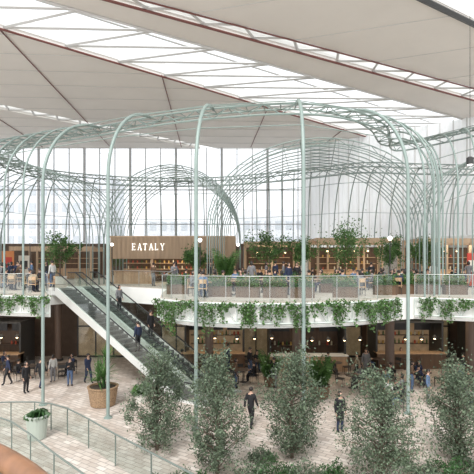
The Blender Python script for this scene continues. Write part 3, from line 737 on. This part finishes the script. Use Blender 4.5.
CM={k:mat('cloth_'+k,v,.85,var=.1,scale=15) for k,v in CC.items()}
_pc={}
def pm(ps,part,c):
    k=(ps,part,c)
    if k not in _pc:
        m=POSES[ps][part].copy(); m.materials.clear(); m.materials.append(CM[c] if c in CM else HAIR); _pc[k]=m
    return _pc[k]
PPL=[]
def free(x,y,z,r=.45): return all((x-a)**2+(y-b)**2>r*r or abs(z-c)>1 for a,b,c in PPL) and (z>1 or all((x-a)**2+(y-b)**2>.9 for a,b in COLS))
def person(ps,x,y,z,rz,top='black',leg='black',hair='short',coat=False,sc=1.0,act=None):
    act=act or {'stand':'standing upright','walk':'walking','phone':'standing, one hand raised','sit':'seated at a table'}[ps]
    b=mo('person',POSES[ps]['body'],None,(x,y,z),rz); b.scale=(sc,)*3; PPL.append((x,y,z))
    tag(b,'person in %s %s, %s trousers, %s'%(top,'coat' if coat else 'jacket',leg,act),'person',group='visitors')
    mo('coat' if coat else 'jacket',pm(ps,'coat' if coat else 'top',top),b); mo('trousers',pm(ps,'legs',leg),b); mo('shoes',pm(ps,'feet','black'),b)
    mo('hair',pm(ps,'hair' if hair=='short' else 'longhair','hair'),b)
    return b
cols=['black','black','navy','grey','white','beige','black','brown','blue','navy','grey','black']
D=gD(428); person('walk',PX(251,D),D,0,2.6,'black','black')
D=gD(432); person('stand',PX(340,D),D,0,.4,'black','navy','long',True,.97)
for (bx,by),i,c,h in (((-2.1,22.5),9,'navy','short'),((-1.1,23.98),11,'black','short'),((-1.1,23.98),18,'grey','long')):
    t=(i+.5)/26; lx=.4+(11.18-.8)*t
    person('stand',bx+math.cos(EANG)*lx,by+math.sin(EANG)*lx,DZ*t+.02,EANG+math.pi/2*(1 if by<23 else -1),c,'black',h,act='riding the escalator')
for i,(px,py,ps,rz) in enumerate(((26,393,'stand',1.2),(41,388,'walk',2.8),(70,386,'phone',.3),(53,382,'stand',4),(8,385,'walk',5),(88,383,'walk',1),(236,388,'stand',1.5),(274,388,'phone',3),(357,380,'walk',4.5),(366,376,'stand',0),(206,384,'walk',2),(428,404,'stand',1),(455,400,'walk',4.6),(182,378,'stand',2),(250,376,'stand',1),(300,380,'walk',2),(390,378,'stand',3),(228,372,'stand',2),(412,392,'phone',1))):
    D=gD(py)
    if free(PX(px,D),D,0,.5): person(ps,PX(px,D),D,0,rz,cols[(i*5+1)%12],['black','navy','denim','grey'][i%4],'long' if i%3==0 else 'short',i%4==1,random.uniform(.93,1.03))
SETS=[]; TREES=[(PX(t[0],t[1]),t[1]) for t in TR]
def cafeset(x,y,z,tb,ch,nc=3,seated=0,k=0):
    if any((x-a)**2+(y-b)**2<1.8**2 and abs(z-c)<1 for a,b,c in SETS): return
    if z<1 and any((x-a)**2+(y-b)**2<1.4**2 for a,b in COLS): return
    if z>1 and any((x-a)**2+(y-b)**2<1.5**2 for a,b in TREES): return
    if not free(x,y,z,1.05): return
    SETS.append((x,y,z)); clone(tb,(x,y,z)); a0=random.random()*6.28
    for i in range(nc):
        a=a0+i*2*math.pi/nc; r=.68
        cx,cy=x+r*math.cos(a),y+r*math.sin(a); rz=math.atan2(y-cy,x-cx)+math.pi/2
        clone(ch,(cx,cy,z),rz)
        if i<seated: person('sit',cx,cy,z,rz,cols[(k*3+i*5)%12],['black','navy','denim'][(k+i)%3],'long' if (k+i)%2 else 'short',False,.97)
k=0
for px,D,n,s in((310,24.4,3,2),(345,25,3,2),(372,24.4,3,2),(398,25.6,3,2),(428,26,3,2),(455,25,3,3),(262,24.5,3,2),(285,27.5,3,2),(330,28.2,3,2),(235,25.5,3,2),(415,29.6,3,2),(447,28.6,3,2),(15,27,3,2),(205,24,2,1),(372,28.5,3,2),(290,22.8,3,2),(325,22.5,3,2),(352,22.8,3,2),(262,22.7,3,2),(236,22.8,3,2),(307,26.4,3,2),(360,26.7,3,2),(387,27.6,3,2),(468,27,3,2),(38,25.4,3,2),(8,25,3,2),(30,29,3,2),(232,28.8,3,2),(258,29.4,3,2),(300,30.5,3,2),(322,31.8,3,1),(395,30.4,3,2),(462,32,3,2)):
    x=PX(px,D)
    if inpoly(x,D,DECK): cafeset(x,D,DZ,TB1,CH1,n,s,k); k+=1
for i in range(140):
    D=random.uniform(21.5,33.5); x=PX(random.uniform(190,474),D)
    if inpoly(x,D,DECK) and inpoly(x-1,D-1.2,DECK) and inpoly(x+1,D-1.2,DECK): cafeset(x,D,DZ,TB1,CH1,3,random.randint(2,3),k); k+=1
for px,py,n,s in((404,381,3,2),(425,385,3,2),(447,378,3,2),(466,386,3,2),(440,396,3,2),(406,369,3,1),(462,370,3,2),(352,388,3,1),(336,374,3,1),(262,384,3,0),(243,382,3,1),(288,374,3,1),(215,374,2,1),(62,376,3,1),(30,378,3,1),(378,370,3,1),(464,402,3,2),(412,402,3,1),(428,372,3,2),(450,366,3,2),(470,377,3,2),(385,389,3,2),(372,382,3,2),(310,372,3,2),(258,372,3,1),(12,372,3,1)):
    D=gD(py); cafeset(PX(px,D),D,0,TB2,CH2,n,s,k); k+=1
for i in range(160):
    py=random.uniform(366,410); D=gD(py); x=PX(random.uniform(372,482),D)
    if D<27.2: cafeset(x,D,0,TB2,CH2,3,random.randint(2,3),k); k+=1
for t in(CH1,CH2,TB1,TB2):
    for c in list(t.children): bpy.data.objects.remove(c)
    bpy.data.objects.remove(t)
for i in range(90):
    D=random.uniform(25,33.6); x=PX(random.choice([random.uniform(0,60),random.uniform(110,474),random.uniform(150,474)]),D); ps=random.choice(['stand','walk','phone','stand'])
    if inpoly(x,D,DECK) and inpoly(x-.5,D-.5,DECK) and inpoly(x+.5,D-.4,DECK) and free(x,D,DZ,.7) and all((x-a)**2+(D-b)**2>1.3**2 or c<1 for a,b,c in SETS) and all((x-a)**2+(D-b)**2>.8 for a,b in TREES):
        person(ps,x,D,DZ,random.random()*6.28,cols[(i*7+2)%12],['black','navy','denim','grey'][i%4],'long' if i%3==1 else 'short',i%5==2,random.uniform(.93,1.04))
gl=None
for px,D in((30,26.8),(112,32.8),(200,26.2),(238,33.2),(390,24.2)):
    x=PX(px,D)
    if not inpoly(x,D,DECK): continue
    if gl is None:
        gl=empty('globe_lamp','slim lamp post with a white glass globe','lamp',(x,D,DZ),0,'globe lamps on the deck')
        M().tube([(0,0,0),(0,0,2.9)],.025,8).obj('pole',[DARK],gl); M().lathe([(.14,0),(.14,.03),(.03,.06)],n=12).obj('base',[DARK],gl); M().ball((0,0,3.0),.12,0,12,8).obj('globe',[LAMPW],gl,smooth=True)
    else: clone(gl,(x,D,DZ))
# ---------------------------------------------------------------- ground balustrades, pot and near handrail
PM=mat('slim_grey_metal',(.20,.24,.22),.4,.3)
P=[tuple(p) for p in catmull([(-10.4,18.6),(-8.6,18.7),(-6.9,17.9),(-4.2,15.2),(-1.3,12.4),(.2,11)],2)]
railing(P,0,'curved glass balustrade with slim metal handrail at ground level',group='ground level railings',h=1.1,rail=PM,pr=.035,rr=.032)
P2=[(p[0]-1.5,p[1]-1.5) for p in P][:9]
railing(P2,0,'curved glass balustrade with slim metal handrail at ground level',group='ground level railings',h=1.1,rail=PM,pr=.035,rr=.032)
palm((-8.0,17.6,0),'small leafy plant in a tall grey-green tapered pot',1.35,.42,.95,POTG,14,LEAFD,seed=77,name='potted_fern')
e=empty('wooden_handrail','curved warm brown wooden handrail over glass panels on the walkway','railing',(0,0,DZ))
NP=[tuple(p) for p in catmull([(-3.0,1.75),(-2.0,1.8),(-1.3,1.72),(-.86,1.5),(-.53,1.22),(-.36,.9),(-.3,.4)],8)]
def flat(mm,P,w,z0,z1,m=0):
    L=offs(P,w/2); Rr=offs(P,-w/2); n=len(mm.v)
    for a,b in zip(L,Rr): mm.v+=[(a[0],a[1],z0),(b[0],b[1],z0),(b[0],b[1],z1),(a[0],a[1],z1)]
    for i in range(len(P)-1):
        q=n+i*4; r=q+4
        for s in range(4): mm.f.append((q+s,q+(s+1)%4,r+(s+1)%4,r+s)); mm.m.append(m)
    mm.f.append((n,n+1,n+2,n+3)); mm.m.append(m); q=n+(len(P)-1)*4; mm.f.append((q+3,q+2,q+1,q)); mm.m.append(m)
mm=M(); mm.tube([(p[0],p[1],1.06) for p in NP],.036,12); mm.obj('handrail',[WOODR],e,smooth=True)
mm=M(); flat(mm,NP,.015,.0,1.0); mm.obj('glass_panel',[GLB],e)
mm=M(); flat(mm,NP,.12,.97,1.015); mm.obj('rail_channel',[mat('brass_trim',(.55,.42,.28),.35,.5)],e)
e=empty('spotlight','black cylindrical spotlight hung on a thin rod from the ceiling','lamp',(PX(470,21),21,11.9))
M().lathe([(.13,-.2),(.16,-.18),(.16,.12),(.06,.18)],n=14).obj('housing',[DARK],e); M().tube([(0,0,.17),(0,0,10.1)],.012,5).obj('rod',[DARK],e); M().lathe([(.12,-.215),(.12,-.2)],n=14).obj('lens',[LAMPW],e)
# ---------------------------------------------------------------- lights / world / camera
w=bpy.data.worlds.new('World'); bpy.context.scene.world=w; w.use_nodes=True
bg=w.node_tree.nodes['Background']; bg.inputs[0].default_value=(.98,.99,1,1); bg.inputs[1].default_value=1.35
def area(loc,rot,size,power,col=(1,1,1),sy=None):
    l=bpy.data.lights.new('area_light','AREA'); l.energy=power; l.color=col; l.size=size
    if sy: l.shape='RECTANGLE'; l.size_y=sy
    o=bpy.data.objects.new('area_light',l); COL.objects.link(o); o.location=loc; o.rotation_euler=rot
for x in(-14,-1,5,12,19): area((x,27.5,4.2),(0,0,0),3,60,(1,.82,.6))  # warm fill added to lift the dim space under the deck
for x in(-5,3,10,18): area((x,36,8.4),(0,0,0),2.5,100,(1,.85,.65))
s=bpy.data.lights.new('sun','SUN'); s.energy=2.6; s.angle=.25; s.color=(1,.97,.92); so=bpy.data.objects.new('sun',s); COL.objects.link(so); so.rotation_euler=(math.radians(40),math.radians(-12),0)
cam=bpy.data.cameras.new('Camera'); co=bpy.data.objects.new('Camera',cam); COL.objects.link(co)
co.location=(0,0,EYE); co.rotation_euler=(math.pi/2,0,0); cam.sensor_width=36; cam.lens=36*F/474; cam.shift_y=25/474; cam.clip_start=.05; cam.clip_end=400
bpy.context.scene.camera=co
bpy.context.scene.view_settings.view_transform='Standard'
bpy.context.scene.view_settings.exposure=0.2
